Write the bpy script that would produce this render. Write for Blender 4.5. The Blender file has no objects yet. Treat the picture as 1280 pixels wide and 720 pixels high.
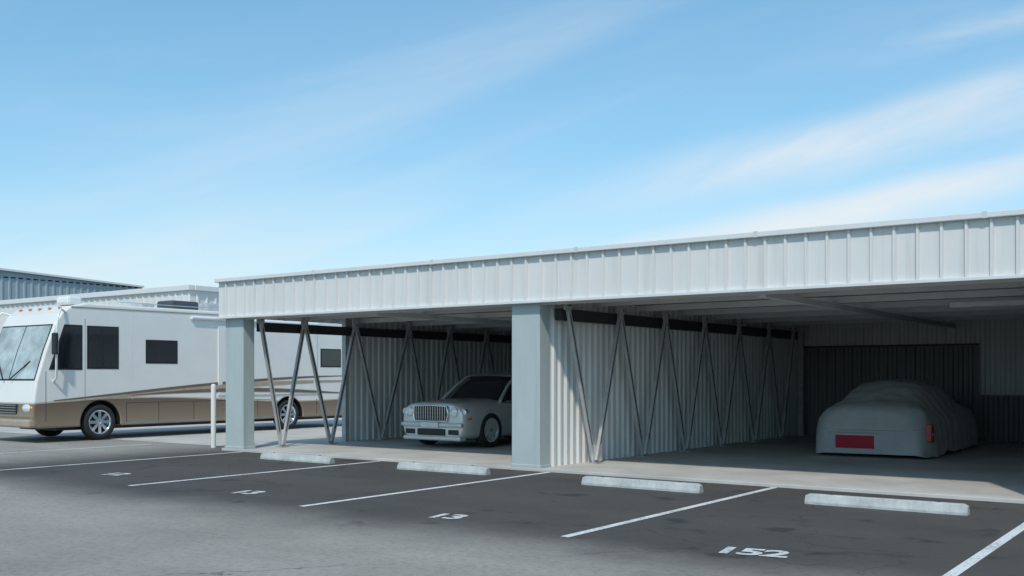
import bpy, bmesh, math, random
from mathutils import Vector, Matrix, noise
random.seed(4)
S = bpy.context.scene
COL = S.collection

# ---------------------------------------------------------------- helpers
def link(o, parent=None):
    COL.objects.link(o)
    if parent: o.parent = parent
    return o
def empty(name, loc=(0,0,0), rotz=0):
    e = bpy.data.objects.new(name, None); e.location = loc; e.rotation_euler[2] = rotz
    e.empty_display_size = .2
    return link(e)
def meshobj(name, verts, faces, mat=None, parent=None, smooth=False, loc=None):
    me = bpy.data.meshes.new(name); me.from_pydata([tuple(v) for v in verts], [], faces); me.update()
    bm = bmesh.new(); bm.from_mesh(me); bmesh.ops.recalc_face_normals(bm, faces=bm.faces); bm.to_mesh(me); bm.free()
    if smooth:
        for p in me.polygons: p.use_smooth = True
    o = bpy.data.objects.new(name, me)
    if mat: me.materials.append(mat)
    if loc: o.location = loc
    return link(o, parent)
def add_bevel(o, w, seg=2):
    m = o.modifiers.new('bevel', 'BEVEL'); m.width = w; m.segments = seg; m.limit_method = 'ANGLE'; m.angle_limit = math.radians(35)
    return o
def box(name, x0, x1, y0, y1, z0, z1, mat, parent=None, bevel=0):
    v = [(x, y, z) for x in (x0, x1) for y in (y0, y1) for z in (z0, z1)]
    f = [(0,1,3,2),(4,6,7,5),(0,4,5,1),(2,3,7,6),(0,2,6,4),(1,5,7,3)]
    o = meshobj(name, v, f, mat, parent)
    if bevel: add_bevel(o, bevel)
    return o
def bar(name, p0, p1, w, h, mat, parent=None, bevel=0):
    p0 = Vector(p0); p1 = Vector(p1); d = (p1-p0); L = d.length; d.normalize()
    ref = Vector((1,0,0)) if abs(d.x) < .9 else Vector((0,0,1))
    a = d.cross(ref).normalized(); b = d.cross(a).normalized()
    v = []
    for p in (p0, p1):
        for s, t in ((-1,-1),(1,-1),(1,1),(-1,1)):
            v.append(p + a*s*w/2 + b*t*h/2)
    f = [(0,1,2,3),(7,6,5,4)] + [(i,(i+1)%4,4+(i+1)%4,4+i) for i in range(4)]
    o = meshobj(name, v, f, mat, parent)
    if bevel: add_bevel(o, bevel)
    return o
def tube(name, pts, r, mat, parent=None, n=10):
    cu = bpy.data.curves.new(name, 'CURVE'); cu.dimensions = '3D'
    sp = cu.splines.new('POLY'); sp.points.add(len(pts)-1)
    for i, p in enumerate(pts): sp.points[i].co = (*p, 1)
    cu.bevel_depth = r; cu.bevel_resolution = 3; cu.use_fill_caps = True
    o = bpy.data.objects.new(name, cu); cu.materials.append(mat)
    return link(o, parent)
def lathe(name, prof, mat, parent=None, n=40, loc=(0,0,0), axis='X'):
    v, f = [], []
    for i in range(n):
        a = 2*math.pi*i/n
        for (s, r) in prof:
            c, d = r*math.cos(a), r*math.sin(a)
            v.append((s, c, d) if axis == 'X' else ((c, s, d) if axis == 'Y' else (c, d, s)))
    k = len(prof)
    for i in range(n):
        j = (i+1) % n
        for q in range(k-1):
            f.append((i*k+q, i*k+q+1, j*k+q+1, j*k+q))
    return meshobj(name, v, f, mat, parent, smooth=True, loc=loc)
def ellipsoid(name, c, r, mat, parent=None):
    bm = bmesh.new(); bmesh.ops.create_uvsphere(bm, u_segments=24, v_segments=14, radius=1)
    me = bpy.data.meshes.new(name); bm.to_mesh(me); bm.free()
    for p in me.polygons: p.use_smooth = True
    o = bpy.data.objects.new(name, me); o.location = c; o.scale = r; me.materials.append(mat)
    return link(o, parent)
def bake(o):
    dg = bpy.context.evaluated_depsgraph_get(); dg.update()
    me = bpy.data.meshes.new_from_object(o.evaluated_get(dg), depsgraph=dg)
    o.modifiers.clear(); o.data = me
    return o
def cyl(name, c, r, x0, x1, mat=None, parent=None, n=48):
    v = []; f = []
    for x in (x0, x1):
        for i in range(n):
            a = 2*math.pi*i/n; v.append((x, c[0]+r*math.cos(a), c[1]+r*math.sin(a)))
    f = [tuple(range(n))[::-1], tuple(range(n, 2*n))] + [(i,(i+1)%n,n+(i+1)%n,n+i) for i in range(n)]
    return meshobj(name, v, f, mat, parent)
def cut_arches(o, arches, xin, xout, mat, inner):
    cs = []
    for (y, z, r) in arches:
        cs += [cyl('c', (y, z), r, xin, xout), cyl('c', (y, z), r, -xout, -xin)]
    for c in cs:
        m = o.modifiers.new('b', 'BOOLEAN'); m.operation = 'DIFFERENCE'; m.object = c; m.solver = 'EXACT'
    bpy.context.view_layer.update(); bake(o)
    for c in cs: bpy.data.objects.remove(c)
    o.data.materials.clear(); o.data.materials.append(mat); o.data.materials.append(inner)
    me = o.data
    for p in me.polygons:
        for (y, z, r) in arches:
            vs = [me.vertices[i].co for i in p.vertices]
            if all(abs(math.hypot(c.y-y, c.z-z)-r) < .012 for c in vs) or (abs(abs(p.center.x)-xin) < .01 and math.hypot(p.center.y-y, p.center.z-z) < r):
                p.material_index = 1; p.use_smooth = False
                break
        else: p.material_index = 0

# ---------------------------------------------------------------- materials
def M(name, col, rough=.6, metal=0, var=.12, scale=3, bump=0, bscale=60, coat=0, spec=.5, stretch=(1,1,1), dirt=0):
    m = bpy.data.materials.new(name); m.use_nodes = True
    nt = m.node_tree; N = nt.nodes; L = nt.links
    b = N['Principled BSDF']
    b.inputs['Roughness'].default_value = rough; b.inputs['Metallic'].default_value = metal
    b.inputs['Coat Weight'].default_value = coat; b.inputs['Coat Roughness'].default_value = .05
    b.inputs['Specular IOR Level'].default_value = spec
    tc = N.new('ShaderNodeTexCoord'); mp = N.new('ShaderNodeMapping'); mp.inputs['Scale'].default_value = stretch
    L.new(tc.outputs['Object'], mp.inputs[0])
    nz = N.new('ShaderNodeTexNoise'); nz.inputs['Scale'].default_value = scale; nz.inputs['Detail'].default_value = 5; nz.inputs['Roughness'].default_value = .65
    L.new(mp.outputs[0], nz.inputs['Vector'])
    cr = N.new('ShaderNodeValToRGB'); e = cr.color_ramp.elements
    e[0].position = .3; e[1].position = .72
    e[0].color = (*[c*(1-var) for c in col], 1); e[1].color = (*[min(1, c*(1+var)) for c in col], 1)
    L.new(nz.outputs['Fac'], cr.inputs[0]); src = cr.outputs[0]
    if dirt:
        m2 = N.new('ShaderNodeMapping'); m2.inputs['Scale'].default_value = (9, 9, .5); L.new(tc.outputs['Object'], m2.inputs[0])
        n3 = N.new('ShaderNodeTexNoise'); n3.inputs['Scale'].default_value = 1; n3.inputs['Detail'].default_value = 4; L.new(m2.outputs[0], n3.inputs['Vector'])
        r3 = N.new('ShaderNodeMapRange'); r3.inputs['From Min'].default_value = .52; r3.inputs['From Max'].default_value = .75; r3.inputs['To Max'].default_value = dirt
        L.new(n3.outputs['Fac'], r3.inputs[0])
        mx = N.new('ShaderNodeMix'); mx.data_type = 'RGBA'; L.new(r3.outputs[0], mx.inputs[0]); L.new(src, mx.inputs[6]); mx.inputs[7].default_value = (col[0]*.5, col[1]*.48, col[2]*.44, 1)
        src = mx.outputs[2]
    L.new(src, b.inputs['Base Color'])
    if not coat:
        mr = N.new('ShaderNodeMapRange'); mr.inputs['To Min'].default_value = max(0, rough-.08); mr.inputs['To Max'].default_value = min(1, rough+.08)
        L.new(nz.outputs['Fac'], mr.inputs[0]); L.new(mr.outputs[0], b.inputs['Roughness'])
    if bump:
        n2 = N.new('ShaderNodeTexNoise'); n2.inputs['Scale'].default_value = bscale; n2.inputs['Detail'].default_value = 3
        L.new(mp.outputs[0], n2.inputs['Vector'])
        bp = N.new('ShaderNodeBump'); bp.inputs['Strength'].default_value = bump; bp.inputs['Distance'].default_value = .01
        L.new(n2.outputs['Fac'], bp.inputs['Height']); L.new(bp.outputs[0], b.inputs['Normal'])
    return m

m_fascia = M('fascia_panel', (.68,.67,.66), .45, 0, .05, 1.2, stretch=(1,1,.25), dirt=.22)
m_trim = M('trim_metal', (.68,.68,.68), .4, 0, .04)
m_col = M('column_paint', (.42,.475,.475), .55, 0, .06, 2.5, bump=.15, bscale=40, stretch=(1,1,.3), dirt=.2)
m_wall = M('corrugated_wall', (.70,.695,.68), .5, 0, .08, 1.5, stretch=(1,1,.2), dirt=.35)
m_wallD = M('shade_and_dark_panel', (.19,.185,.18), .5, 0, .15, 1.5, stretch=(1,1,.2), dirt=.3)  # painted shade on the back wall sheet; also colours other dark panels
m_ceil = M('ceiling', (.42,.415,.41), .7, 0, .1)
m_beam = M('beam_light', (.60,.60,.59), .5, 0, .08)
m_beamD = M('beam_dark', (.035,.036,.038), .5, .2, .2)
m_steel = M('galvanised_steel', (.50,.50,.50), .42, .25, .15, 6)
m_steelD = M('dark_steel', (.09,.095,.10), .45, .4, .15, 6)
m_conc = M('concrete_slab', (.50,.48,.45), .8, 0, .18, .8, bump=.3, bscale=90)
m_stop = M('concrete_stop', (.44,.46,.45), .85, 0, .22, 5, bump=.6, bscale=60, dirt=.3)
m_silver = M('silver_paint', (.68,.68,.67), .33, .35, .01, coat=.7)
m_glass = M('dark_glass', (.015,.018,.02), .06, 0, .05, spec=.9)
m_chrome = M('chrome', (.8,.81,.82), .14, 1, .03)
m_black = M('black_plastic', (.018,.018,.02), .5)
m_tyre = M('tyre_rubber', (.022,.022,.023), .85, bump=.3)
m_lens = M('headlight_lens', (.75,.77,.8), .08, .2, .05, coat=1)
m_amber = M('amber_lens', (.7,.22,.03), .2)
m_red = M('red_lens', (.45,.015,.02), .2, coat=.6)
m_plate = M('number_plate', (.7,.7,.7), .4)
m_white = M('white_gelcoat', (.80,.80,.79), .3, 0, .03, 1, coat=.4)
m_tan = M('tan_stripe', (.40,.32,.24), .35, coat=.3)
m_brown = M('brown_stripe', (.17,.12,.09), .35, coat=.3)
m_rvglass = M('windshield_glass', (.42,.48,.47), .08, 0, .4, 1.6, spec=.8)
m_seam = M('seam', (.05,.05,.05), .7)
m_bluewall = M('blue_grey_cladding', (.30,.36,.40), .5, 0, .06)
m_post = M('white_post', (.72,.72,.70), .5, 0, .08, 6)
m_light = M('fixture', (.7,.7,.7), .4)

def ground_mat():
    m = bpy.data.materials.new('asphalt'); m.use_nodes = True
    nt = m.node_tree; N = nt.nodes; L = nt.links; b = N['Principled BSDF']
    def math_(op, a, c=None, clamp=False):
        n = N.new('ShaderNodeMath'); n.operation = op; n.use_clamp = clamp
        for i, x in enumerate((a, c)):
            if x is None: continue
            if isinstance(x, (int, float)): n.inputs[i].default_value = x
            else: L.new(x, n.inputs[i])
        return n.outputs[0]
    def noise_(scale, detail=5, rough=.6, vec=None, dist=0):
        n = N.new('ShaderNodeTexNoise'); n.inputs['Scale'].default_value = scale; n.inputs['Detail'].default_value = detail
        n.inputs['Roughness'].default_value = rough; n.inputs['Distortion'].default_value = dist
        L.new(vec if vec else tc.outputs['Object'], n.inputs['Vector']); return n.outputs['Fac']
    def mix(f, a, c, mode='MIX'):
        n = N.new('ShaderNodeMix'); n.data_type = 'RGBA'; n.blend_type = mode
        if isinstance(f, (int, float)): n.inputs[0].default_value = f
        else: L.new(f, n.inputs[0])
        for i, x in ((6, a), (7, c)):
            if isinstance(x, tuple): n.inputs[i].default_value = (*x, 1)
            else: L.new(x, n.inputs[i])
        return n.outputs[2]
    def ramp(f, p0, p1):
        n = N.new('ShaderNodeMapRange'); n.interpolation_type = 'SMOOTHSTEP'
        n.inputs['From Min'].default_value = p0; n.inputs['From Max'].default_value = p1; L.new(f, n.inputs[0]); return n.outputs[0]
    tc = N.new('ShaderNodeTexCoord'); sx = N.new('ShaderNodeSeparateXYZ'); L.new(tc.outputs['Object'], sx.inputs[0])
    yy = math_('ADD', sx.outputs['Y'], math_('MULTIPLY', math_('SUBTRACT', noise_(.35, 4), .5), 1.8))
    stall = ramp(yy, 6.9, 8.9)
    left = ramp(sx.outputs['X'], -20.5, -17.0)
    stall = math_('MULTIPLY', stall, left)
    base = mix(stall, (.310,.288,.258), (.078,.072,.066))
    mp = N.new('ShaderNodeMapping'); mp.inputs['Scale'].default_value = (.12, .9, 1); L.new(tc.outputs['Object'], mp.inputs[0])
    st = ramp(noise_(1.0, 5, .6, mp.outputs[0], .4), .35, .7)
    base = mix(math_('MULTIPLY', st, .30), base, mix(1.0, base, (1.45,1.45,1.45), 'MULTIPLY'))
    pt = ramp(noise_(.5, 6, .65), .4, .7)
    base = mix(math_('MULTIPLY', pt, .45), base, mix(1.0, base, (.6,.6,.6), 'MULTIPLY'))
    sp = ramp(noise_(95, 2, .5), .5, .75)
    base = mix(math_('MULTIPLY', sp, .4), base, mix(1.0, base, (1.9,1.9,1.9), 'MULTIPLY'))
    sp2 = ramp(noise_(14, 4, .7), .42, .75)
    base = mix(math_('MULTIPLY', sp2, .30), base, (.03,.03,.03))
    oil = ramp(noise_(1.7, 3, .5), .60, .72)
    base = mix(math_('MULTIPLY', math_('MULTIPLY', oil, stall), .6), base, (.018,.018,.018))
    dn = N.new('ShaderNodeTexNoise'); dn.inputs['Scale'].default_value = 1.6; dn.inputs['Detail'].default_value = 5; L.new(tc.outputs['Object'], dn.inputs['Vector'])
    va = N.new('ShaderNodeVectorMath'); va.operation = 'MULTIPLY_ADD'; L.new(dn.outputs['Color'], va.inputs[0]); va.inputs[1].default_value = (.9,.9,0); L.new(tc.outputs['Object'], va.inputs[2])
    vo = N.new('ShaderNodeTexVoronoi'); vo.feature = 'DISTANCE_TO_EDGE'; vo.inputs['Scale'].default_value = .16; L.new(va.outputs[0], vo.inputs['Vector'])
    ck = math_('SUBTRACT', 1, ramp(vo.outputs['Distance'], .0, .0035))
    ckm = math_('MULTIPLY', ck, ramp(noise_(.3, 2), .42, .6))
    base = mix(math_('MULTIPLY', ckm, .6), base, (.04,.04,.04))
    L.new(base, b.inputs['Base Color']); b.inputs['Roughness'].default_value = .88; b.inputs['Specular IOR Level'].default_value = .3
    bp = N.new('ShaderNodeBump'); bp.inputs['Strength'].default_value = .6; bp.inputs['Distance'].default_value = .008
    L.new(math_('SUBTRACT', noise_(70, 3, .7), ckm), bp.inputs['Height']); L.new(bp.outputs[0], b.inputs['Normal'])
    return m
m_ground = ground_mat()

def worn_paint(name, col=(.72,.72,.70), lo=.76, hi=.86):
    m = bpy.data.materials.new(name); m.use_nodes = True
    nt = m.node_tree; N = nt.nodes; L = nt.links; b = N['Principled BSDF']
    tc = N.new('ShaderNodeTexCoord')
    n1 = N.new('ShaderNodeTexNoise'); n1.inputs['Scale'].default_value = 22; n1.inputs['Detail'].default_value = 7; n1.inputs['Roughness'].default_value = .75
    n2 = N.new('ShaderNodeTexNoise'); n2.inputs['Scale'].default_value = 1.6
    L.new(tc.outputs['Object'], n1.inputs[0]); L.new(tc.outputs['Object'], n2.inputs[0])
    ad = N.new('ShaderNodeMath'); ad.operation = 'MULTIPLY_ADD'; L.new(n2.outputs['Fac'], ad.inputs[0]); ad.inputs[1].default_value = .35; L.new(n1.outputs['Fac'], ad.inputs[2])
    cr = N.new('ShaderNodeValToRGB'); e = cr.color_ramp.elements
    e[0].position = lo; e[0].color = (*col, 1); e[1].position = hi; e[1].color = (.09,.09,.09, 1)
    L.new(ad.outputs[0], cr.inputs[0]); L.new(cr.outputs[0], b.inputs['Base Color']); b.inputs['Roughness'].default_value = .7
    return m
m_paint = worn_paint('worn_white_paint', lo=.68, hi=.88)
m_num = worn_paint('worn_number_paint', (.66,.66,.64), .64, .84)

def ribbed(name, p0, d, length, z0, z1, pitch, depth, nrm, mat, parent, rib=.25, slope=.12):
    prof = []
    n = int(math.ceil(length/pitch))
    for i in range(n):
        s = i*pitch
        for t, o in ((0, 0), (1-rib-2*slope, 0), (1-rib-slope, 1), (1-slope, 1)):
            if s+t*pitch <= length: prof.append((s+t*pitch, o*depth))
    prof.append((length, 0))
    v = []; f = []
    for s, o in prof:
        x = p0[0]+d[0]*s+nrm[0]*o; y = p0[1]+d[1]*s+nrm[1]*o
        v += [(x, y, z0), (x, y, z1)]
    for i in range(len(prof)-1): f.append((2*i, 2*i+2, 2*i+3, 2*i+1))
    me = bpy.data.meshes.new(name); me.from_pydata(v, [], f); me.materials.append(mat)
    o = bpy.data.objects.new(name, me)
    return link(o, parent)

# ---------------------------------------------------------------- ground
g = meshobj('asphalt_ground', [(-500,-300,0),(500,-300,0),(500,700,0),(-500,700,0)], [(0,1,2,3)], m_ground)
meshobj('concrete_pavement', [(-34,14.9,.006),(-17.95,14.9,.006),(-17.95,34,.006),(-34,34,.006)], [(0,1,2,3)], m_conc)
for i, (x, y0, y1) in enumerate([(-17.15,7.0,14.05),(-13.2,8.75,14.05),(-9.4,8.6,14.05),(-5.5,8.5,14.05),(-1.93,7.9,14.05),(1.8,8.2,14.05)]):
    w = .05
    meshobj('parking_line', [(x-w,y0,.004),(x+w,y0,.004),(x+w,y1,.004),(x-w,y1,.004)], [(0,1,2,3)], m_paint)
meshobj('parking_line', [(-20.9,8,.004),(-20.8,8,.004),(-20.8,14.4,.004),(-20.9,14.4,.004)], [(0,1,2,3)], m_paint)
for txt, x, y in (('12',-14.9,9.5),('13',-11.1,9.05),('13',-7.35,8.8),('152',-3.62,8.60)):
    cu = bpy.data.curves.new('t', 'FONT'); cu.body = txt; cu.size = .48; cu.align_x = 'CENTER'; cu.offset = .018; cu.space_character = .92
    t = bpy.data.objects.new('t', cu); link(t); t.location = (x, y, .006); t.rotation_euler[2] = math.radians(10)
    bpy.context.view_layer.update()
    dg = bpy.context.evaluated_depsgraph_get()
    me = bpy.data.meshes.new_from_object(t.evaluated_get(dg), depsgraph=dg)
    o = bpy.data.objects.new('stall_number', me); o.matrix_world = t.matrix_world.copy(); me.materials.clear(); me.materials.append(m_num)
    bpy.data.objects.remove(t); link(o)

def wheel_stop(cx, cy, L=1.9, rot=0):
    prof = [(-.085,0),(-.085,.03),(-.05,.115),(-.035,.125),(.035,.125),(.05,.115),(.085,.03),(.085,0)]
    v = []; f = []; n = len(prof)
    for x in (-L/2, -L/2+.05, L/2-.05, L/2):
        k = .82 if abs(x) == L/2 else 1
        for (a, z) in prof: v.append((x, a*k, z*k if z > .05 else z))
    for s in range(3):
        for i in range(n-1): f.append((s*n+i, s*n+i+1, (s+1)*n+i+1, (s+1)*n+i))
    f += [tuple(range(n)), tuple(range(3*n, 4*n))[::-1]]
    o = meshobj('wheel_stop', v, f, m_stop); o.location = (cx, cy, .002); o.rotation_euler[2] = rot; add_bevel(o, .008)
    for s in (-1, 1):
        lathe('anchor_bolt', [(.0,.022),(.008,.02),(.009,.001)], m_steelD, o, 12, (s*L*.33, 0, .1255), 'Z')
    return o
for cx, cy, r in ((-14.5,13.15,0),(-10.9,13.1,.012),(-7.0,12.8,-.01),(-3.55,12.55,.01),(.1,12.6,0)): wheel_stop(cx, cy, 1.9, r)

# ---------------------------------------------------------------- storage building
B = empty('storage_building')
XL, XR, YF, YB = -17.9, 7.0, 14.1, 26.3
box('floor_slab', XL, XR, YF, YB+.2, -.1, .05, m_conc, B, .01)
for xc in (-17.48, -9.9, -1.8, 6.4):
    box('column', xc-.31, xc+.27, YF+.02, YF+.32, .05, 2.86, m_col, B, .012)
    box('column_base', xc-.33, xc+.29, YF+.004, YF+.34, .04, .10, m_col, B, .01)
ribbed('fascia', (XL, 14.03), (1,0), XR-XL, 2.87, 3.60, .30, .04, (0,-1), m_fascia, B, rib=.10, slope=.05)
box('fascia_backing', XL+.005, XR, 14.06, 14.16, 2.86, 3.58, m_fascia, B)
box('roof_cap', XL-.04, XR, 13.94, 14.25, 3.60, 3.68, m_trim, B, .01)
x = XL+3.0
while x < XR:
    box('roof_cap_joint', x-.03, x+.03, 13.936, 14.0, 3.598, 3.684, m_beam, B); x += 3.05
box('fascia_bottom_trim', XL-.01, XR, 13.975, 14.17, 2.82, 2.868, m_trim, B, .006)
ribbed('side_fascia', (XL, 14.10), (0,1), YB-13.9, 2.87, 3.60, .30, .028, (-1,0), m_fascia, B, rib=.10, slope=.06)
box('roof', XL+.01, XR, 14.26, YB+.2, 3.30, 3.36, m_trim, B)
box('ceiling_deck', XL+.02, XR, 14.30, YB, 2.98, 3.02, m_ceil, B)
box('header_beam', XL+.04, XR, 14.18, 14.32, 2.80, 2.975, m_beam, B)
y = 15.8
while y < YB:
    box('purlin', XL+.05, XR, y, y+.08, 2.86, 2.97, m_beam, B); y += 1.75
for x in (-13.6, -5.8, -1.8, 2.2):
    box('rafter', x-.05, x+.05, 14.33, YB-.02, 2.76, 2.855, m_beam, B)
ribbed('back_wall', (XL+.3, YB), (1,0), XR-XL-.3, .05, 2.97, .22, .035, (0,-1), m_wall, B, rib=.3, slope=.15)
ribbed('back_shade_sheet', (-9.5, YB-.07), (1,0), 4.3, .05, 2.34, .22, .03, (0,-1), m_wallD, B, rib=.3, slope=.15)  # dark sheet standing in for the shade on the lower back wall
box('shade_sheet_cap', -9.5, -5.2, YB-.11, YB-.06, 2.34, 2.38, m_beamD, B)  # top edge of the painted shade sheet
ribbed('low_dark_panel', (-5.2, YB-.07), (1,0), 3.4, .05, 1.15, .22, .03, (0,-1), m_wallD, B, rib=.3, slope=.15)  # plain dark panel in place of unidentified dark objects
ribbed('divider_wall', (-9.66, 14.44), (0,1), YB-14.5, .05, 2.97, .2, .035, (1,0), m_wall, B, rib=.3, slope=.15)
ribbed('divider_wall_far_side', (-9.74, 14.44), (0,1), YB-14.5, .05, 2.97, .2, .035, (-1,0), m_wall, B, rib=.3, slope=.15)
ribbed('left_wall', (-17.36, 17.3), (0,1), YB-17.3, .05, 2.97, .2, .035, (1,0), m_wall, B, rib=.3, slope=.15)
ribbed('added_right_wall', (-1.75, 14.44), (0,1), YB-14.5, .05, 2.97, .2, .035, (-1,0), m_wall, B, rib=.3, slope=.15)  # added wall, mostly out of view, keeps the bay interior dark
box('left_wall_post', -17.42, -17.30, 17.22, 17.32, .05, 2.97, m_steel, B)
def truss(x, tops, bots, beam=True):
    xb = x
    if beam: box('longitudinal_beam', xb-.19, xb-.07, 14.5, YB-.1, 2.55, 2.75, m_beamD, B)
    allp = sorted([(t, 2.93) for t in tops]+[(b, .10) for b in bots])
    for i in range(len(allp)-1):
        (ya, za), (yb_, zb_) = allp[i], allp[i+1]
        off = .03 if i % 2 else -.03
        bar('truss_strut', (x+off, ya, za), (x+off, yb_, zb_), .09, .055, m_steel, B, .006)
        d = Vector((0, yb_-ya, zb_-za)).normalized()
        bar('strut_shadow_edge', Vector((x+off+.026, ya, za))+d*.3, Vector((x+off+.026, yb_, zb_))-d*.3, .026, .006, m_steelD, B)  # thin dark bar paints the shadow edge of each strut
    for b in bots:
        box('foot_plate', x-.09, x+.09, b-.11, b+.11, .052, .068, m_steel, B)
        box('gusset', x-.015, x+.015, b-.09, b+.09, .07, .24, m_steel, B)
    for t in tops:
        box('gusset', x-.015, x+.015, t-.10, t+.10, 2.72, 2.95, m_steel, B)
        tube('bolt', [(x-.07, t, 2.80), (x+.075, t, 2.80)], .014, m_steelD, B)
truss(-9.38, [14.6,16.4,18.2,20.0,21.8,23.6,25.2], [15.5,17.3,19.1,20.9,22.7,24.4])
truss(-17.05, [14.45,15.7,17.3,19.2,20.8,22.4,24.0,25.6], [15.05,16.5,18.2,20.0,21.6,23.2,24.8])
box('vertical_post', -9.44, -9.32, 25.7, 25.82, .05, 2.95, m_steel, B)
for fx, fy in ((-3.5,18.4),(-13.2,19.0)):
    box('light_fixture', fx-.6, fx+.6, fy-.08, fy+.08, 2.76, 2.85, m_light, B, .01)

# ---------------------------------------------------------------- distant buildings
W = empty('white_warehouse')
ribbed('front_wall', (-75, 26), (1,0), 40, 0, 5.1, .45, .05, (0,-1), m_fascia, W, rib=.15, slope=.1)
ribbed('side_wall', (-35, 26), (0,1), 12, 0, 5.1, .45, .05, (1,0), m_fascia, W, rib=.15, slope=.1)
box('eave', -75, -34.9, 25.85, 26.15, 5.1, 5.32, m_trim, W, .02)
box('side_eave', -35.1, -34.85, 26.16, 38, 5.1, 5.315, m_trim, W, .02)
meshobj('roof', [(-75,26,5.15),(-35,26,5.15),(-35,38,5.15),(-75,38,5.15)], [(0,1,2,3)], m_trim, W)
for k in range(5):
    x = -41-k*7
    box('roller_door', x-1.9, x+1.9, 25.9, 25.97, 0, 3.4, m_wallD, W)
D = empty('blue_warehouse')
ribbed('side_wall', (-78, 36), (0,1), 17, 0, 9.3, .6, .07, (1,0), m_bluewall, D, rib=.2, slope=.1)
meshobj('roof', [(-77.8,35.9,9.95),(-77.8,53,9.3),(-95,53,9.4),(-95,35.9,10.6)], [(0,1,2,3)], m_bluewall, D)
meshobj('gable_infill', [(-78.0,36,9.2),(-78.0,53,9.2),(-78.0,53,9.32),(-78.0,36,9.95)], [(0,1,2,3)], m_bluewall, D)
bar('roof_trim', (-77.75,35.9,10.0), (-77.75,53,9.35), .15, .12, m_trim, D)

# ---------------------------------------------------------------- wheels
def wheel(parent, x, y, z, r, w, side, spokes=10, style='alloy'):
    s = side
    e = bpy.data.objects.new('wheel', None); e.location = (x, y, z); link(e, parent); e.scale = (s, 1, 1)
    h = w/2; ri = r*.68
    lathe('tyre', [(-h*.8, ri), (-h, ri*1.1), (-h, r*.9), (-h*.75, r*.985), (-h*.3, r), (h*.3, r), (h*.75, r*.985), (h, r*.9), (h, ri*1.1), (h*.8, ri)], m_tyre, e)
    rm = m_chrome if style == 'rv' else m_silver
    lathe('rim', [(h*.85, ri*1.02), (h*.92, ri*.97), (h*.6, ri*.88), (-h*.5, ri*.85), (-h*.5, 0.001)], rm, e)
    lathe('brake', [(-h*.2, ri*.6), (0, ri*.6), (0, .001)], m_black, e)
    lathe('hub', [(h*.2, ri*.28), (h*.65, ri*.26), (h*.78, ri*.14), (h*.8, .001)], m_chrome, e)
    for k in range(spokes):
        a = 2*math.pi*k/spokes
        bar('spoke', (h*.62, ri*.15*math.cos(a), ri*.15*math.sin(a)), (h*.6, ri*.93*math.cos(a), ri*.93*math.sin(a)), ri*(.13 if spokes > 8 else .26), .03, rm, e)
    return e

# ---------------------------------------------------------------- silver sedan
def loft(name, sections, mat, parent, sub=2, caps=True):
    k = len(sections[0]); v = []; f = []
    for s in sections: v += s
    for i in range(len(sections)-1):
        for j in range(k):
            jj = (j+1) % k
            f.append((i*k+j, i*k+jj, (i+1)*k+jj, (i+1)*k+j))
    if caps:
        f.append(tuple(range(k))[::-1]); f.append(tuple(range((len(sections)-1)*k, len(sections)*k)))
    o = meshobj(name, v, f, mat, parent, smooth=True)
    if sub:
        m = o.modifiers.new('s', 'SUBSURF'); m.levels = sub; m.render_levels = sub
    return o
def ring(y, half):
    r = [(x, y+dy, z) for x, dy, z in half]
    l = [(-x, y+dy, z) for x, dy, z in reversed(half) if x > 1e-6]
    return r+l
C = empty('parked_car', (-14.22, 16.72, .05))
st = [(0.00,.78,.28,.76,.92),(0.03,.84,.22,.80,.965),(0.14,.91,.19,.83,.99),(0.5,.94,.18,.86,1.01),(1.1,.955,.18,.89,1.03),(1.6,.96,.18,.92,1.05),
      (2.6,.96,.18,.94,1.03),(3.8,.96,.18,.95,1.04),(4.6,.93,.2,.95,1.06),(5.0,.88,.25,.90,1.03),(5.1,.76,.34,.77,.89)]
secs = []
for (y, w, zb, zs, zt) in st:
    half = [(0,0,zb),(w*.8,0,zb),(w*.97,0,zb+.07),(w,0,(zb+zs)/2),(w*.985,0,zs-.04),(w*.93,0,zs+.04),(w*.72,0,zt-.005),(w*.35,0,zt+.01),(0,0,zt+.015)]
    secs.append(ring(y, half))
body = loft('body', secs, m_silver, C, 4)
bake(body)
R = .38
cut_arches(body, [(.90, R, R+.045), (3.97, R, R+.045)], .62, 1.2, m_silver, m_black)
box('underbody', -.6, .6, .5, 4.6, .17, .6, m_black, C)
for yy in (.90, 3.97):
    wheel(C, .84, yy, R, R, .25, 1); wheel(C, -.84, yy, R, R, .25, -1)
gs = [(1.38,1.01,.82),(1.74,1.31,.74),(2.10,1.53,.67),(2.85,1.60,.68),(3.7,1.56,.655),(4.25,1.34,.71),(4.65,1.06,.78)]
v = []; f = []; fac = (-1,-.6,0,.6,1)
for (y, z, w) in gs:
    fr = 1 if y < 2.5 else -1
    for q in fac:
        k = 1-q*q
        v.append((q*w, y-.09*k*fr*(1 if abs(y-2.85) > .3 else 0), z+.022*k))
n5 = len(v)
for i in range(len(gs)-1):
    for j in range(4): f.append((i*5+j, i*5+j+1, i*5+5+j+1, i*5+5+j))
for (y, z, w) in gs:
    v.append((-.88, y, .98)); v.append((.88, y, .98))
for i in range(len(gs)-1):
    f.append((n5+2*i, i*5, (i+1)*5, n5+2*i+2)); f.append((i*5+4, n5+2*i+1, n5+2*i+3, (i+1)*5+4))
gh = meshobj('greenhouse', v, f, m_glass, C, smooth=False); gh.data.materials.append(m_silver)
for p in gh.data.polygons:
    c = p.center
    if 2.1 < c.y < 3.75 and c.z > 1.48: p.material_index = 1
    if abs(p.normal.z) > .3: p.use_smooth = True
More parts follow.
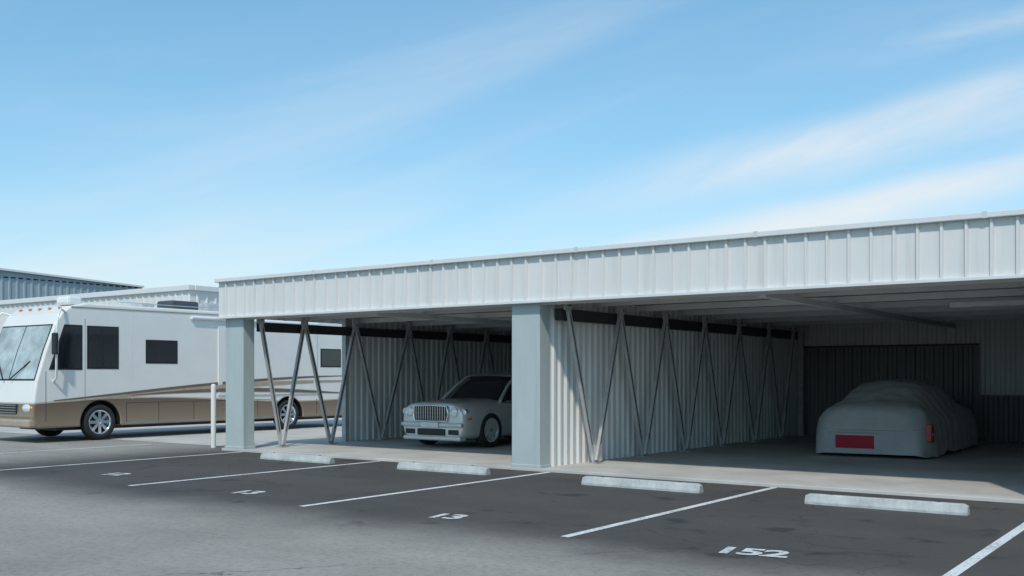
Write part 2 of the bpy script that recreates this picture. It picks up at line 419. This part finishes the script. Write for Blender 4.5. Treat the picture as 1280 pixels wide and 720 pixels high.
for s in (-1, 1):
    tube('roof_rail', [(s*.83,1.36,1.0),(s*.745,1.74,1.305),(s*.675,2.10,1.525),(s*.685,2.85,1.592),(s*.665,3.7,1.552),(s*.72,4.25,1.335),(s*.80,4.65,1.06)], .036, m_silver, C)
    tube('belt_trim', [(s*.885,1.5,.985),(s*.90,2.8,.995),(s*.885,4.3,1.0)], .014, m_chrome, C)
    bar('b_pillar', (s*.89,2.78,.97), (s*.69,2.85,1.58), .08, .03, m_black, C)
    bar('door_seam', (s*.962,1.72,.35), (s*.950,1.70,.92), .012, .012, m_seam, C)
    bar('door_seam', (s*.962,2.80,.30), (s*.950,2.80,.94), .012, .012, m_seam, C)
    box('door_handle', min(s*.93,s*.98), max(s*.93,s*.98), 2.5, 2.7, .82, .845, m_chrome, C, .008)
    ellipsoid('mirror', (s*1.0, 1.76, 1.08), (.10,.06,.08), m_silver, C)
    bar('mirror_arm', (s*.88,1.78,1.01), (s*.98,1.77,1.04), .04, .03, m_black, C)
    lathe('headlight', [(-.06,.095),(-.075,.083),(-.085,.05),(-.09,.001)], m_lens, C, 24, (s*.62,.06,.78), 'Y')
    lathe('headlight_ring', [(.03,.110),(-.07,.108),(-.07,.094),(-.05,.088)], m_chrome, C, 24, (s*.62,.06,.78), 'Y')
    lathe('outer_headlight', [(-.05,.070),(-.065,.058),(-.07,.001)], m_lens, C, 24, (s*.80,.13,.78), 'Y')
    lathe('outer_headlight_ring', [(.05,.082),(-.06,.080),(-.055,.068)], m_chrome, C, 24, (s*.80,.13,.78), 'Y')
    ellipsoid('indicator', (s*.875,.20,.64), (.05,.09,.03), m_amber, C)
    box('fog_intake', min(s*.46,s*.74), max(s*.46,s*.74), -.005, .12, .30, .41, m_black, C, .02)
    box('tail_lamp', min(s*.62,s*.85), max(s*.62,s*.85), 5.0, 5.09, .74, .88, m_red, C, .02)
box('grille_recess', -.46, .46, -.025, .10, .60, .91, m_black, C, .03)
tube('grille_surround', [(-.45,-.03,.59),(-.485,-.03,.75),(-.45,-.03,.905),(0,-.035,.925),(.45,-.03,.905),(.485,-.03,.75),(.45,-.03,.59),(0,-.035,.58),(-.45,-.03,.59)], .018, m_chrome, C)
for k in range(13):
    x = -.40+k*.80/12; box('grille_slat', x-.006, x+.006, -.036, -.02, .61, .90, m_chrome, C)
for z in (.68, .76, .84): box('grille_crossbar', -.45, .45, -.034, -.022, z-.004, z+.004, m_steelD, C)
box('lower_intake', -.38, .38, -.03, .10, .28, .42, m_black, C, .02)
box('bumper_bar', -.85, .85, -.045, .16, .45, .56, m_silver, C, .045)
box('number_plate', -.24, .24, -.07, -.046, .45, .56, m_plate, C, .004)
box('splitter', -.80, .80, -.02, .2, .17, .26, m_silver, C, .03)

# ---------------------------------------------------------------- covered car
def cover_mat():
    m = M('car_cover_fabric', (.50,.49,.485), .85, 0, .10, 2.5, bump=.5, bscale=160)
    nt = m.node_tree; N = nt.nodes; L = nt.links; b = N['Principled BSDF']
    src = b.inputs['Base Color'].links[0].from_socket
    tc = N.new('ShaderNodeTexCoord'); sx = N.new('ShaderNodeSeparateXYZ'); L.new(tc.outputs['Object'], sx.inputs[0])
    def rng(sock, a, c):
        n1 = N.new('ShaderNodeMath'); n1.operation = 'GREATER_THAN'; L.new(sock, n1.inputs[0]); n1.inputs[1].default_value = a
        n2 = N.new('ShaderNodeMath'); n2.operation = 'LESS_THAN'; L.new(sock, n2.inputs[0]); n2.inputs[1].default_value = c
        n3 = N.new('ShaderNodeMath'); n3.operation = 'MULTIPLY'; L.new(n1.outputs[0], n3.inputs[0]); L.new(n2.outputs[0], n3.inputs[1]); return n3.outputs[0]
    a = rng(sx.outputs['X'], -.60, .13); c = rng(sx.outputs['Z'], .17, .42); d = rng(sx.outputs['Y'], -1, .5)
    p = N.new('ShaderNodeMath'); p.operation = 'MULTIPLY'; L.new(a, p.inputs[0]); L.new(c, p.inputs[1])
    q = N.new('ShaderNodeMath'); q.operation = 'MULTIPLY'; L.new(p.outputs[0], q.inputs[0]); L.new(d, q.inputs[1])
    mx = N.new('ShaderNodeMix'); mx.data_type = 'RGBA'; L.new(q.outputs[0], mx.inputs[0]); L.new(src, mx.inputs[6]); mx.inputs[7].default_value = (.48,.03,.055,1)
    L.new(mx.outputs[2], b.inputs['Base Color'])
    return m
K = empty('covered_car', (-5.85, 19.6, .05))
def sm(a, b, t):
    t = max(0, min(1, (t-a)/(b-a))); return t*t*(3-2*t)
LC = 4.85; secs = []; NY = 90
ysamp = [0,.015,.05,.1,.17,.26]+[.26+(LC-.52)*i/NY for i in range(1, NY)]+[LC-.26,LC-.17,LC-.1,LC-.05,LC-.015,LC]
for y in ysamp:
    e = min(y, LC-y)
    rnd = math.sqrt(max(0, 1-(1-min(1, e/.42))**2))
    W_ = 1.07-.30*(1-rnd)-.05*sm(3.6, 4.85, y)
    deck = (.96 if y < 2.4 else .96-.10*sm(3.2, 4.8, y)) - .26*(1-rnd)
    g_ = .42*sm(.2, 1.6, y)*(1-sm(2.7, 4.2, y))
    ctrl = [(W_*1.03,.05),(W_*1.02,.30),(W_*1.0,.52),(W_*.965,deck-.24),(W_*.88,deck-.09),(W_*.78,deck-.01+g_*.18),(W_*.68,deck+.025+g_*.55),(W_*.55,deck+.05+g_*.84),(W_*.34,deck+.07+g_*.97),(0,deck+.085+g_*1.03)]
    fine = []
    for i in range(len(ctrl)-1):
        p0 = ctrl[max(0,i-1)]; p1 = ctrl[i]; p2 = ctrl[i+1]; p3 = ctrl[min(len(ctrl)-1,i+2)]
        for q in range(6):
            t = q/6
            fine.append(tuple(.5*((2*p1[k])+(-p0[k]+p2[k])*t+(2*p0[k]-5*p1[k]+4*p2[k]-p3[k])*t*t+(-p0[k]+3*p1[k]-3*p2[k]+p3[k])*t**3) for k in (0,1)))
    fine.append(ctrl[-1])
    sec = []
    full = [(x, z) for x, z in fine] + [(-x, z) for x, z in reversed(fine[:-1])]
    for (x, z) in full:
        lowf = max(0, 1-z/.85)
        n1 = noise.noise(Vector((x*1.2, y*3.2, z*.9)))*.035*(.4+lowf)
        n2 = noise.noise(Vector((x*5+9, y*6, z*1.3)))*.020
        fold = (math.sin(y*9+z*2+x*2)*.6+math.sin(y*17+z*3)*.4)*.020*lowf
        sg = 1 if x > 0 else -1
        dx = (n1+n2+fold)*sg*min(1, abs(x)/.4)
        dy = 0
        if e < .3: dy = (noise.noise(Vector((x*4, 3, z*1.2)))*.04+math.sin(x*11+z)*.014*lowf+math.sin(x*3.1+z*4)*.012)*(1-e/.3)
        dz = n2*(1-lowf)*.9 + (noise.noise(Vector((x*3, y*3, 7)))*.06 if z < .1 else 0)
        sec.append((x+dx, y+dy, z+dz))
    secs.append(sec)
k = len(secs[0]); v = []; f = []
for s in secs: v += s
for i in range(len(secs)-1):
    for j in range(k-1): f.append((i*k+j, i*k+j+1, (i+1)*k+j+1, (i+1)*k+j))
for base in (0, (len(secs)-1)*k):
    for j in range(k//2):
        a, b_, c, d = base+j, base+j+1, base+k-2-j, base+k-1-j
        if b_ != c: f.append((a, b_, c, d))
cov = meshobj('fabric_cover', v, f, cover_mat(), K, smooth=True)
for x in (-.86, .86):
    for yy in (.85, 3.8): wheel(K, x, yy, .33, .33, .22, 1 if x > 0 else -1)
box('underbody', -.85, .85, .4, 4.4, .2, .6, m_black, K)
box('red_tail_lamp', 1.0, 1.115, .22, .40, .32, .66, m_red, K, .02)
box('tail_lamp_lens', 1.07, 1.122, .26, .36, .44, .50, m_lens, K, .01)

# ---------------------------------------------------------------- motorhome
V = empty('motorhome', (-24.45, 12.85, .01))
HW = 1.25
prof = [(.12,.34),(.02,.46),(-.02,.62),(0,.98),(.07,1.46),(.30,2.2),(.55,2.86),(.70,3.12),(.95,3.30),(1.35,3.39),(11.0,3.39),(11.12,3.25),(11.15,.55),(11.05,.34)]
WA = .54
a0 = math.asin((.34-.44)/WA)
for yc in (7.9, 1.75):
    for i in range(25):
        a = a0+(math.pi-2*a0)*i/24
        prof.append((yc+WA*math.cos(a), .44+WA*math.sin(a)))
v = [(s*HW, y, z) for s in (-1, 1) for y, z in prof]; n = len(prof)
f = [tuple(range(n)), tuple(range(n, 2*n))[::-1]] + [(i,(i+1)%n,n+(i+1)%n,n+i) for i in range(n)]
def rv_mat():
    m = bpy.data.materials.new('motorhome_paint'); m.use_nodes = True
    nt = m.node_tree; N = nt.nodes; L = nt.links; b = N['Principled BSDF']
    b.inputs['Roughness'].default_value = .3; b.inputs['Coat Weight'].default_value = .4
    tc = N.new('ShaderNodeTexCoord'); sx = N.new('ShaderNodeSeparateXYZ'); L.new(tc.outputs['Object'], sx.inputs[0])
    def mt(op, a, c):
        q = N.new('ShaderNodeMath'); q.operation = op
        for i, x in enumerate((a, c)):
            if isinstance(x, (int, float)): q.inputs[i].default_value = x
            else: L.new(x, q.inputs[i])
        return q.outputs[0]
    edge = mt('ADD', mt('MULTIPLY', mt('SINE', mt('MULTIPLY', sx.outputs['Y'], .55), 0), .10), .92)
    low = mt('LESS_THAN', sx.outputs['Z'], edge)
    mid = mt('LESS_THAN', sx.outputs['Z'], mt('ADD', edge, .035))
    nz = N.new('ShaderNodeTexNoise'); nz.inputs['Scale'].default_value = 2; nz.inputs['Detail'].default_value = 6; L.new(tc.outputs['Object'], nz.inputs[0])
    cw = N.new('ShaderNodeValToRGB'); cw.color_ramp.elements[0].color = (.72,.70,.67,1); cw.color_ramp.elements[1].color = (.83,.81,.77,1); L.new(nz.outputs['Fac'], cw.inputs[0])
    gr = N.new('ShaderNodeMapRange'); gr.inputs['From Min'].default_value = .3; gr.inputs['From Max'].default_value = 1.0; L.new(sx.outputs['Z'], gr.inputs[0])
    br = N.new('ShaderNodeMix'); br.data_type = 'RGBA'; L.new(gr.outputs[0], br.inputs[0]); br.inputs[6].default_value = (.30,.235,.17,1); br.inputs[7].default_value = (.16,.108,.072,1)
    m1 = N.new('ShaderNodeMix'); m1.data_type = 'RGBA'; L.new(mid, m1.inputs[0]); L.new(cw.outputs[0], m1.inputs[6]); m1.inputs[7].default_value = (.5,.42,.32,1)
    m2 = N.new('ShaderNodeMix'); m2.data_type = 'RGBA'; L.new(low, m2.inputs[0]); L.new(m1.outputs[2], m2.inputs[6]); L.new(br.outputs[2], m2.inputs[7])
    L.new(m2.outputs[2], b.inputs['Base Color'])
    return m
m_rv = rv_mat()
rv = meshobj('coach_body', v, f, m_rv, V); rv.data.materials.append(m_black)
for p in rv.data.polygons:
    if len(p.vertices) == 4 and any(math.hypot(p.center.y-yc, p.center.z-.44) < WA+.01 for yc in (1.75, 7.9)): p.material_index = 1
add_bevel(rv, .05, 3)
for yy in (1.75, 7.9):
    wheel(V, 1.09, yy, .44, .44, .27, 1, 8, 'rv'); wheel(V, -1.09, yy, .44, .44, .27, -1, 8, 'rv')
box('chassis', -.85, .85, .8, 10.8, .25, .98, m_black, V)
def slab_on_front(name, x0, x1, t0, t1, mat, off=.015):
    a = Vector((0, .07, 1.46)); c = Vector((0, .55, 2.86))
    d = c-a; nn = Vector((0, -d.z, d.y)).normalized()
    def P(x, t):
        if t < .53: q = Vector((0,.07,1.46)).lerp(Vector((0,.30,2.2)), t/.53)
        else: q = Vector((0,.30,2.2)).lerp(Vector((0,.55,2.86)), (t-.53)/.47)
        return Vector((x, q.y, q.z))+nn*off
    ts = [t0, .53, t1]
    v = []
    for t in ts: v += [P(x0, t), P(x1, t)]
    for t in ts: v += [P(x0, t)-nn*off*2, P(x1, t)-nn*off*2]
    f = [(0,1,3,2),(2,3,5,4),(0,2,8,6),(2,4,10,8),(1,7,9,3),(3,9,11,5),(0,6,7,1),(4,5,11,10)]
    return meshobj(name, v, f, mat, V)
slab_on_front('windscreen', -1.13, -.02, .04, .96, m_rvglass)
slab_on_front('windscreen', .02, 1.13, .04, .96, m_rvglass)
slab_on_front('windscreen_gasket', -1.16, 1.16, .015, .985, m_black, .010)
for s in (-1, 1):
    bar('wiper', (s*.15,-.0,1.50), (s*.75,.20,1.95), .025, .02, m_black, V)
box('front_grille', -.55, .55, -.045, .0, .68, .92, m_black, V, .02)
for k in range(4): box('grille_bar', -.54, .54, -.06, -.044, .70+k*.06, .715+k*.06, m_chrome, V)
box('front_bumper', -1.22, 1.22, -.11, .1, .36, .56, m_tan, V, .05)
for s in (-1, 1):
    ellipsoid('headlight', (s*.95,.0,.82), (.20,.05,.10), m_lens, V)
    ellipsoid('indicator', (s*1.16,.03,.82), (.06,.07,.06), m_amber, V)
    tube('mirror_arm', [(s*1.22,.85,3.12),(s*1.36,.62,3.20),(s*1.46,.50,3.05),(s*1.46,.46,2.75),(s*1.40,.48,1.55),(s*1.24,.5,1.45)], .028, m_white, V)
    box('mirror', min(s*1.38,s*1.56), max(s*1.38,s*1.56), .36, .45, 2.10, 2.62, m_black, V, .03)
    box('mirror_glass', min(s*1.40,s*1.54), max(s*1.40,s*1.54), .445, .456, 2.13, 2.59, m_lens, V)
def side_box(name, y0, y1, z0, z1, mat, t=.012, bev=.0, s=1, base=HW):
    a, b_ = sorted((s*(base-.01), s*(base+t))); return box(name, a, b_, y0, y1, z0, z1, mat, V, bev)
def window(y0, y1, z0, z1, s=1):
    side_box('window_frame', y0-.035, y1+.035, z0-.035, z1+.035, m_black, .010, .006, s)
    side_box('window_glass', y0, y1, z0, z1, m_glass, .016, 0, s)
for s in (1, -1):
    x = s*(HW+.014)
    pts = [(.44,1.78),(1.20,1.78),(1.20,2.80),(.80,2.80)]
    quad = [(0,1,2,3),(4,7,6,5),(0,4,5,1),(1,5,6,2),(2,6,7,3),(3,7,4,0)]
    meshobj('cab_window', [(x,a,z) for a, z in pts]+[(x-s*.02,a,z) for a, z in pts], quad, m_glass, V)
    pts = [(.38,1.74),(1.24,1.74),(1.24,2.84),(.77,2.84)]
    x = s*(HW+.008)
    meshobj('cab_window_frame', [(x,a,z) for a, z in pts]+[(x-s*.02,a,z) for a, z in pts], quad, m_black, V)
    window(1.40, 2.20, 1.80, 2.80, s)
    side_box('window_divider', 1.76, 1.79, 1.80, 2.80, m_black, .022, 0, s)
    window(3.05, 3.95, 1.95, 2.50, s)
    window(9.2, 10.0, 1.9, 2.40, s)
    tube('drip_rail', [(s*(HW+.005),.95,3.28),(s*(HW+.005),11,3.31)], .014, m_tan, V)
    tube('awning', [(s*(HW+.05),4.4,3.17),(s*(HW+.05),9.0,3.17)], .05, m_white, V)
    side_box('door_seam', .30, .312, .5, 1.70, m_seam, .003, 0, s)
    side_box('door_seam', 1.31, 1.318, 1.0, 3.0, m_seam, .003, 0, s)
    for yy in (2.45, 3.4, 4.5, 5.6, 6.7, 9.0, 10.1):
        side_box('locker_seam', yy, yy+.014, .42, .90, m_seam, .003, 0, s)
    side_box('locker_seam', 2.45, 7.2, .905, .915, m_seam, .004, 0, s)
    side_box('rub_rail', 2.4, 7.2, .37, .40, m_chrome, .012, 0, s)
    side_box('body_joint', 2.62, 2.632, 1.0, 3.25, m_trim, .003, 0, s)
    side_box('slide_out', 5.3, 9.0, 1.05, 3.0, m_rv, .03, .01, s)
    def ribbon(name, y0, y1, zf, wf, mat, off):
        v = []; nS = 40
        for i in range(nS+1):
            t = i/nS; y = y0+(y1-y0)*t; z = zf(t); w = wf(t)/2
            xx = s*(HW+(.031 if 5.3 <= y <= 9.0 else 0)+off)
            v += [(xx, y, z-w), (xx, y, z+w)]
        meshobj(name, v, [(2*i,2*i+2,2*i+3,2*i+1) for i in range(nS)], mat, V)
    ribbon('swoosh', .5, 11.0, lambda t: 1.00+.60*math.sin(t*math.pi*.5)**1.1, lambda t: .02+.06*math.sin(math.pi*min(1,t*1.1))**.7 if t < .9 else .03, m_brown, .005)
    ribbon('swoosh', 1.2, 11.0, lambda t: .99+.44*math.sin(t*math.pi*.55), lambda t: .02+.10*math.sin(math.pi*t), m_tan, .007)
    ribbon('swoosh', 2.6, 10.5, lambda t: 1.10+.10*math.sin(t*math.pi*1.2), lambda t: .01+.10*math.sin(math.pi*t), m_brown, .009)
box('roof_ac', -.35, .35, 5.6, 6.6, 3.39, 3.68, m_steel, V, .06)
box('roof_ac', .0, .7, 4.2, 5.1, 3.39, 3.66, m_steelD, V, .06)
box('roof_vent', .3, .8, 3.2, 3.6, 3.39, 3.52, m_steel, V, .03)
box('roof_cap_front', .55, 1.1, .95, 1.35, 3.33, 3.56, m_white, V, .07)
tube('roof_rack', [(1.05,2.4,3.39),(1.05,2.4,3.48),(1.05,8.5,3.48),(1.05,8.5,3.39)], .014, m_chrome, V)
for k in range(5): ellipsoid('clearance_lamp', (-.9+k*.45,.86,3.26), (.05,.05,.03), m_amber, V)

# ---------------------------------------------------------------- bollards
for bx, by, r, h in ((-18.75,14.55,.055,1.42),(-18.40,14.75,.075,1.50)):
    o = lathe('bollard', [(0,r),(h-.05,r),(h-.015,r*.85),(h,r*.5),(h+.004,.001)], m_post, None, 24, (bx,by,0), 'Z')

# ---------------------------------------------------------------- camera
cam = bpy.data.cameras.new('Camera'); co = bpy.data.objects.new('Camera', cam); COL.objects.link(co)
co.location = (0,0,1.6); co.rotation_euler = (math.radians(90), 0, math.radians(35.85))
cam.sensor_width = 36; cam.lens = 36*1273/1280; cam.shift_y = (470-360)/1280; cam.clip_end = 3000
S.camera = co

# ---------------------------------------------------------------- light
sd = Vector((.34,-.70,.90)).normalized()
sun = bpy.data.lights.new('Sun', 'SUN'); sun.energy = 2.6; sun.angle = math.radians(2.5); sun.color = (1,.945,.86)
so = bpy.data.objects.new('Sun', sun); COL.objects.link(so); so.rotation_euler = sd.to_track_quat('Z', 'Y').to_euler()
w = bpy.data.worlds.new('World'); S.world = w; w.use_nodes = True
N = w.node_tree.nodes; L = w.node_tree.links; N.clear()
sky = N.new('ShaderNodeTexSky'); sky.sky_type = 'NISHITA'; sky.sun_disc = False
sky.sun_elevation = math.asin(sd.z); sky.sun_rotation = math.atan2(sd.x, sd.y); sky.altitude = 50; sky.air_density = 1.0; sky.dust_density = .6; sky.ozone_density = 2.0
bg = N.new('ShaderNodeBackground'); bg.inputs['Strength'].default_value = .12; out = N.new('ShaderNodeOutputWorld')
tc = N.new('ShaderNodeTexCoord')
def mt(op, a, c=None, d=None, clamp=False):
    q = N.new('ShaderNodeMath'); q.operation = op; q.use_clamp = clamp
    for i, x in enumerate((a, c, d)):
        if x is None: continue
        if isinstance(x, (int, float)): q.inputs[i].default_value = x
        else: L.new(x, q.inputs[i])
    return q.outputs[0]
def dot(vec):
    q = N.new('ShaderNodeVectorMath'); q.operation = 'DOT_PRODUCT'; L.new(tc.outputs['Generated'], q.inputs[0]); q.inputs[1].default_value = vec; return q.outputs['Value']
th = math.radians(35.85)
dF = mt('MAXIMUM', dot((-math.sin(th), math.cos(th), 0)), .08); dR = dot((math.cos(th), math.sin(th), 0)); dZ = dot((0,0,1))
u = mt('DIVIDE', dR, dF); vv = mt('DIVIDE', dZ, dF)
ca, sa = math.cos(math.radians(14)), math.sin(math.radians(14))
p = mt('ADD', mt('MULTIPLY', u, ca), mt('MULTIPLY', vv, sa)); q_ = mt('SUBTRACT', mt('MULTIPLY', vv, ca), mt('MULTIPLY', u, sa))
def nz(sx_, sy_, det=6, dist=.6, seed=0):
    cb = N.new('ShaderNodeCombineXYZ'); L.new(mt('MULTIPLY', p, sx_), cb.inputs[0]); L.new(mt('MULTIPLY', q_, sy_), cb.inputs[1]); cb.inputs[2].default_value = seed
    n = N.new('ShaderNodeTexNoise'); n.inputs['Scale'].default_value = 1; n.inputs['Detail'].default_value = det; n.inputs['Roughness'].default_value = .54; n.inputs['Distortion'].default_value = dist
    L.new(cb.outputs[0], n.inputs['Vector']); return n.outputs['Fac']
def ss(x, a, c, lo=0, hi=1):
    n = N.new('ShaderNodeMapRange'); n.interpolation_type = 'SMOOTHSTEP'; n.inputs['From Min'].default_value = a; n.inputs['From Max'].default_value = c
    n.inputs['To Min'].default_value = lo; n.inputs['To Max'].default_value = hi; L.new(x, n.inputs[0]); return n.outputs[0]
wob = mt('MULTIPLY', mt('SUBTRACT', nz(2.2, 3, 3, 0, 5), .5), .06)
def band(c0, wdt, u0, u1, u2=None, u3=None):
    d = mt('ABSOLUTE', mt('SUBTRACT', mt('ADD', q_, wob), c0))
    b = ss(d, 0, wdt, 1, 0); b = mt('MULTIPLY', b, ss(p, u0, u1))
    if u2 is not None: b = mt('MULTIPLY', b, ss(p, u2, u3, 1, 0))
    return b
fine = ss(nz(2.0, 15, 7, .7, 1), .30, .72)
b1 = mt('MULTIPLY', band(.140, .050, .0, .35), mt('ADD', mt('MULTIPLY', fine, .60), .28))
b2 = mt('MULTIPLY', band(.070, .035, .0, .15, .5, .7), mt('ADD', mt('MULTIPLY', fine, .6), .3))
b3 = mt('MULTIPLY', band(.225, .022, .36, .5), mt('MULTIPLY', fine, .5))
gen = mt('MULTIPLY', ss(nz(1.1, 5.5, 6, .6, 3), .42, .82), .32)
low = mt('MULTIPLY', ss(vv, .06, .24, 1, 0), mt('ADD', mt('MULTIPLY', ss(nz(1.6, 8, 6, .5, 8), .35, .65), .40), .35))
tot = b1
for x in (b2, b3, gen, low): tot = mt('SUBTRACT', 1, mt('MULTIPLY', mt('SUBTRACT', 1, tot), mt('SUBTRACT', 1, mt('MINIMUM', x, .95))))
tot = mt('MULTIPLY', tot, ss(dZ, -.01, .02), clamp=True)
gm = N.new('ShaderNodeGamma'); L.new(sky.outputs[0], gm.inputs[0]); gm.inputs[1].default_value = .68
tint = N.new('ShaderNodeMix'); tint.data_type = 'RGBA'; tint.blend_type = 'MULTIPLY'; tint.inputs[0].default_value = 1; L.new(gm.outputs[0], tint.inputs[6]); tint.inputs[7].default_value = (1.30,2.05,2.30,1)
mx = N.new('ShaderNodeMix'); mx.data_type = 'RGBA'; L.new(tot, mx.inputs[0]); L.new(tint.outputs[2], mx.inputs[6]); mx.inputs[7].default_value = (7.0,7.3,7.5,1)
L.new(mx.outputs[2], bg.inputs['Color']); L.new(bg.outputs[0], out.inputs['Surface'])

S.view_settings.view_transform = 'Standard'; S.view_settings.look = 'None'; S.view_settings.exposure = 0
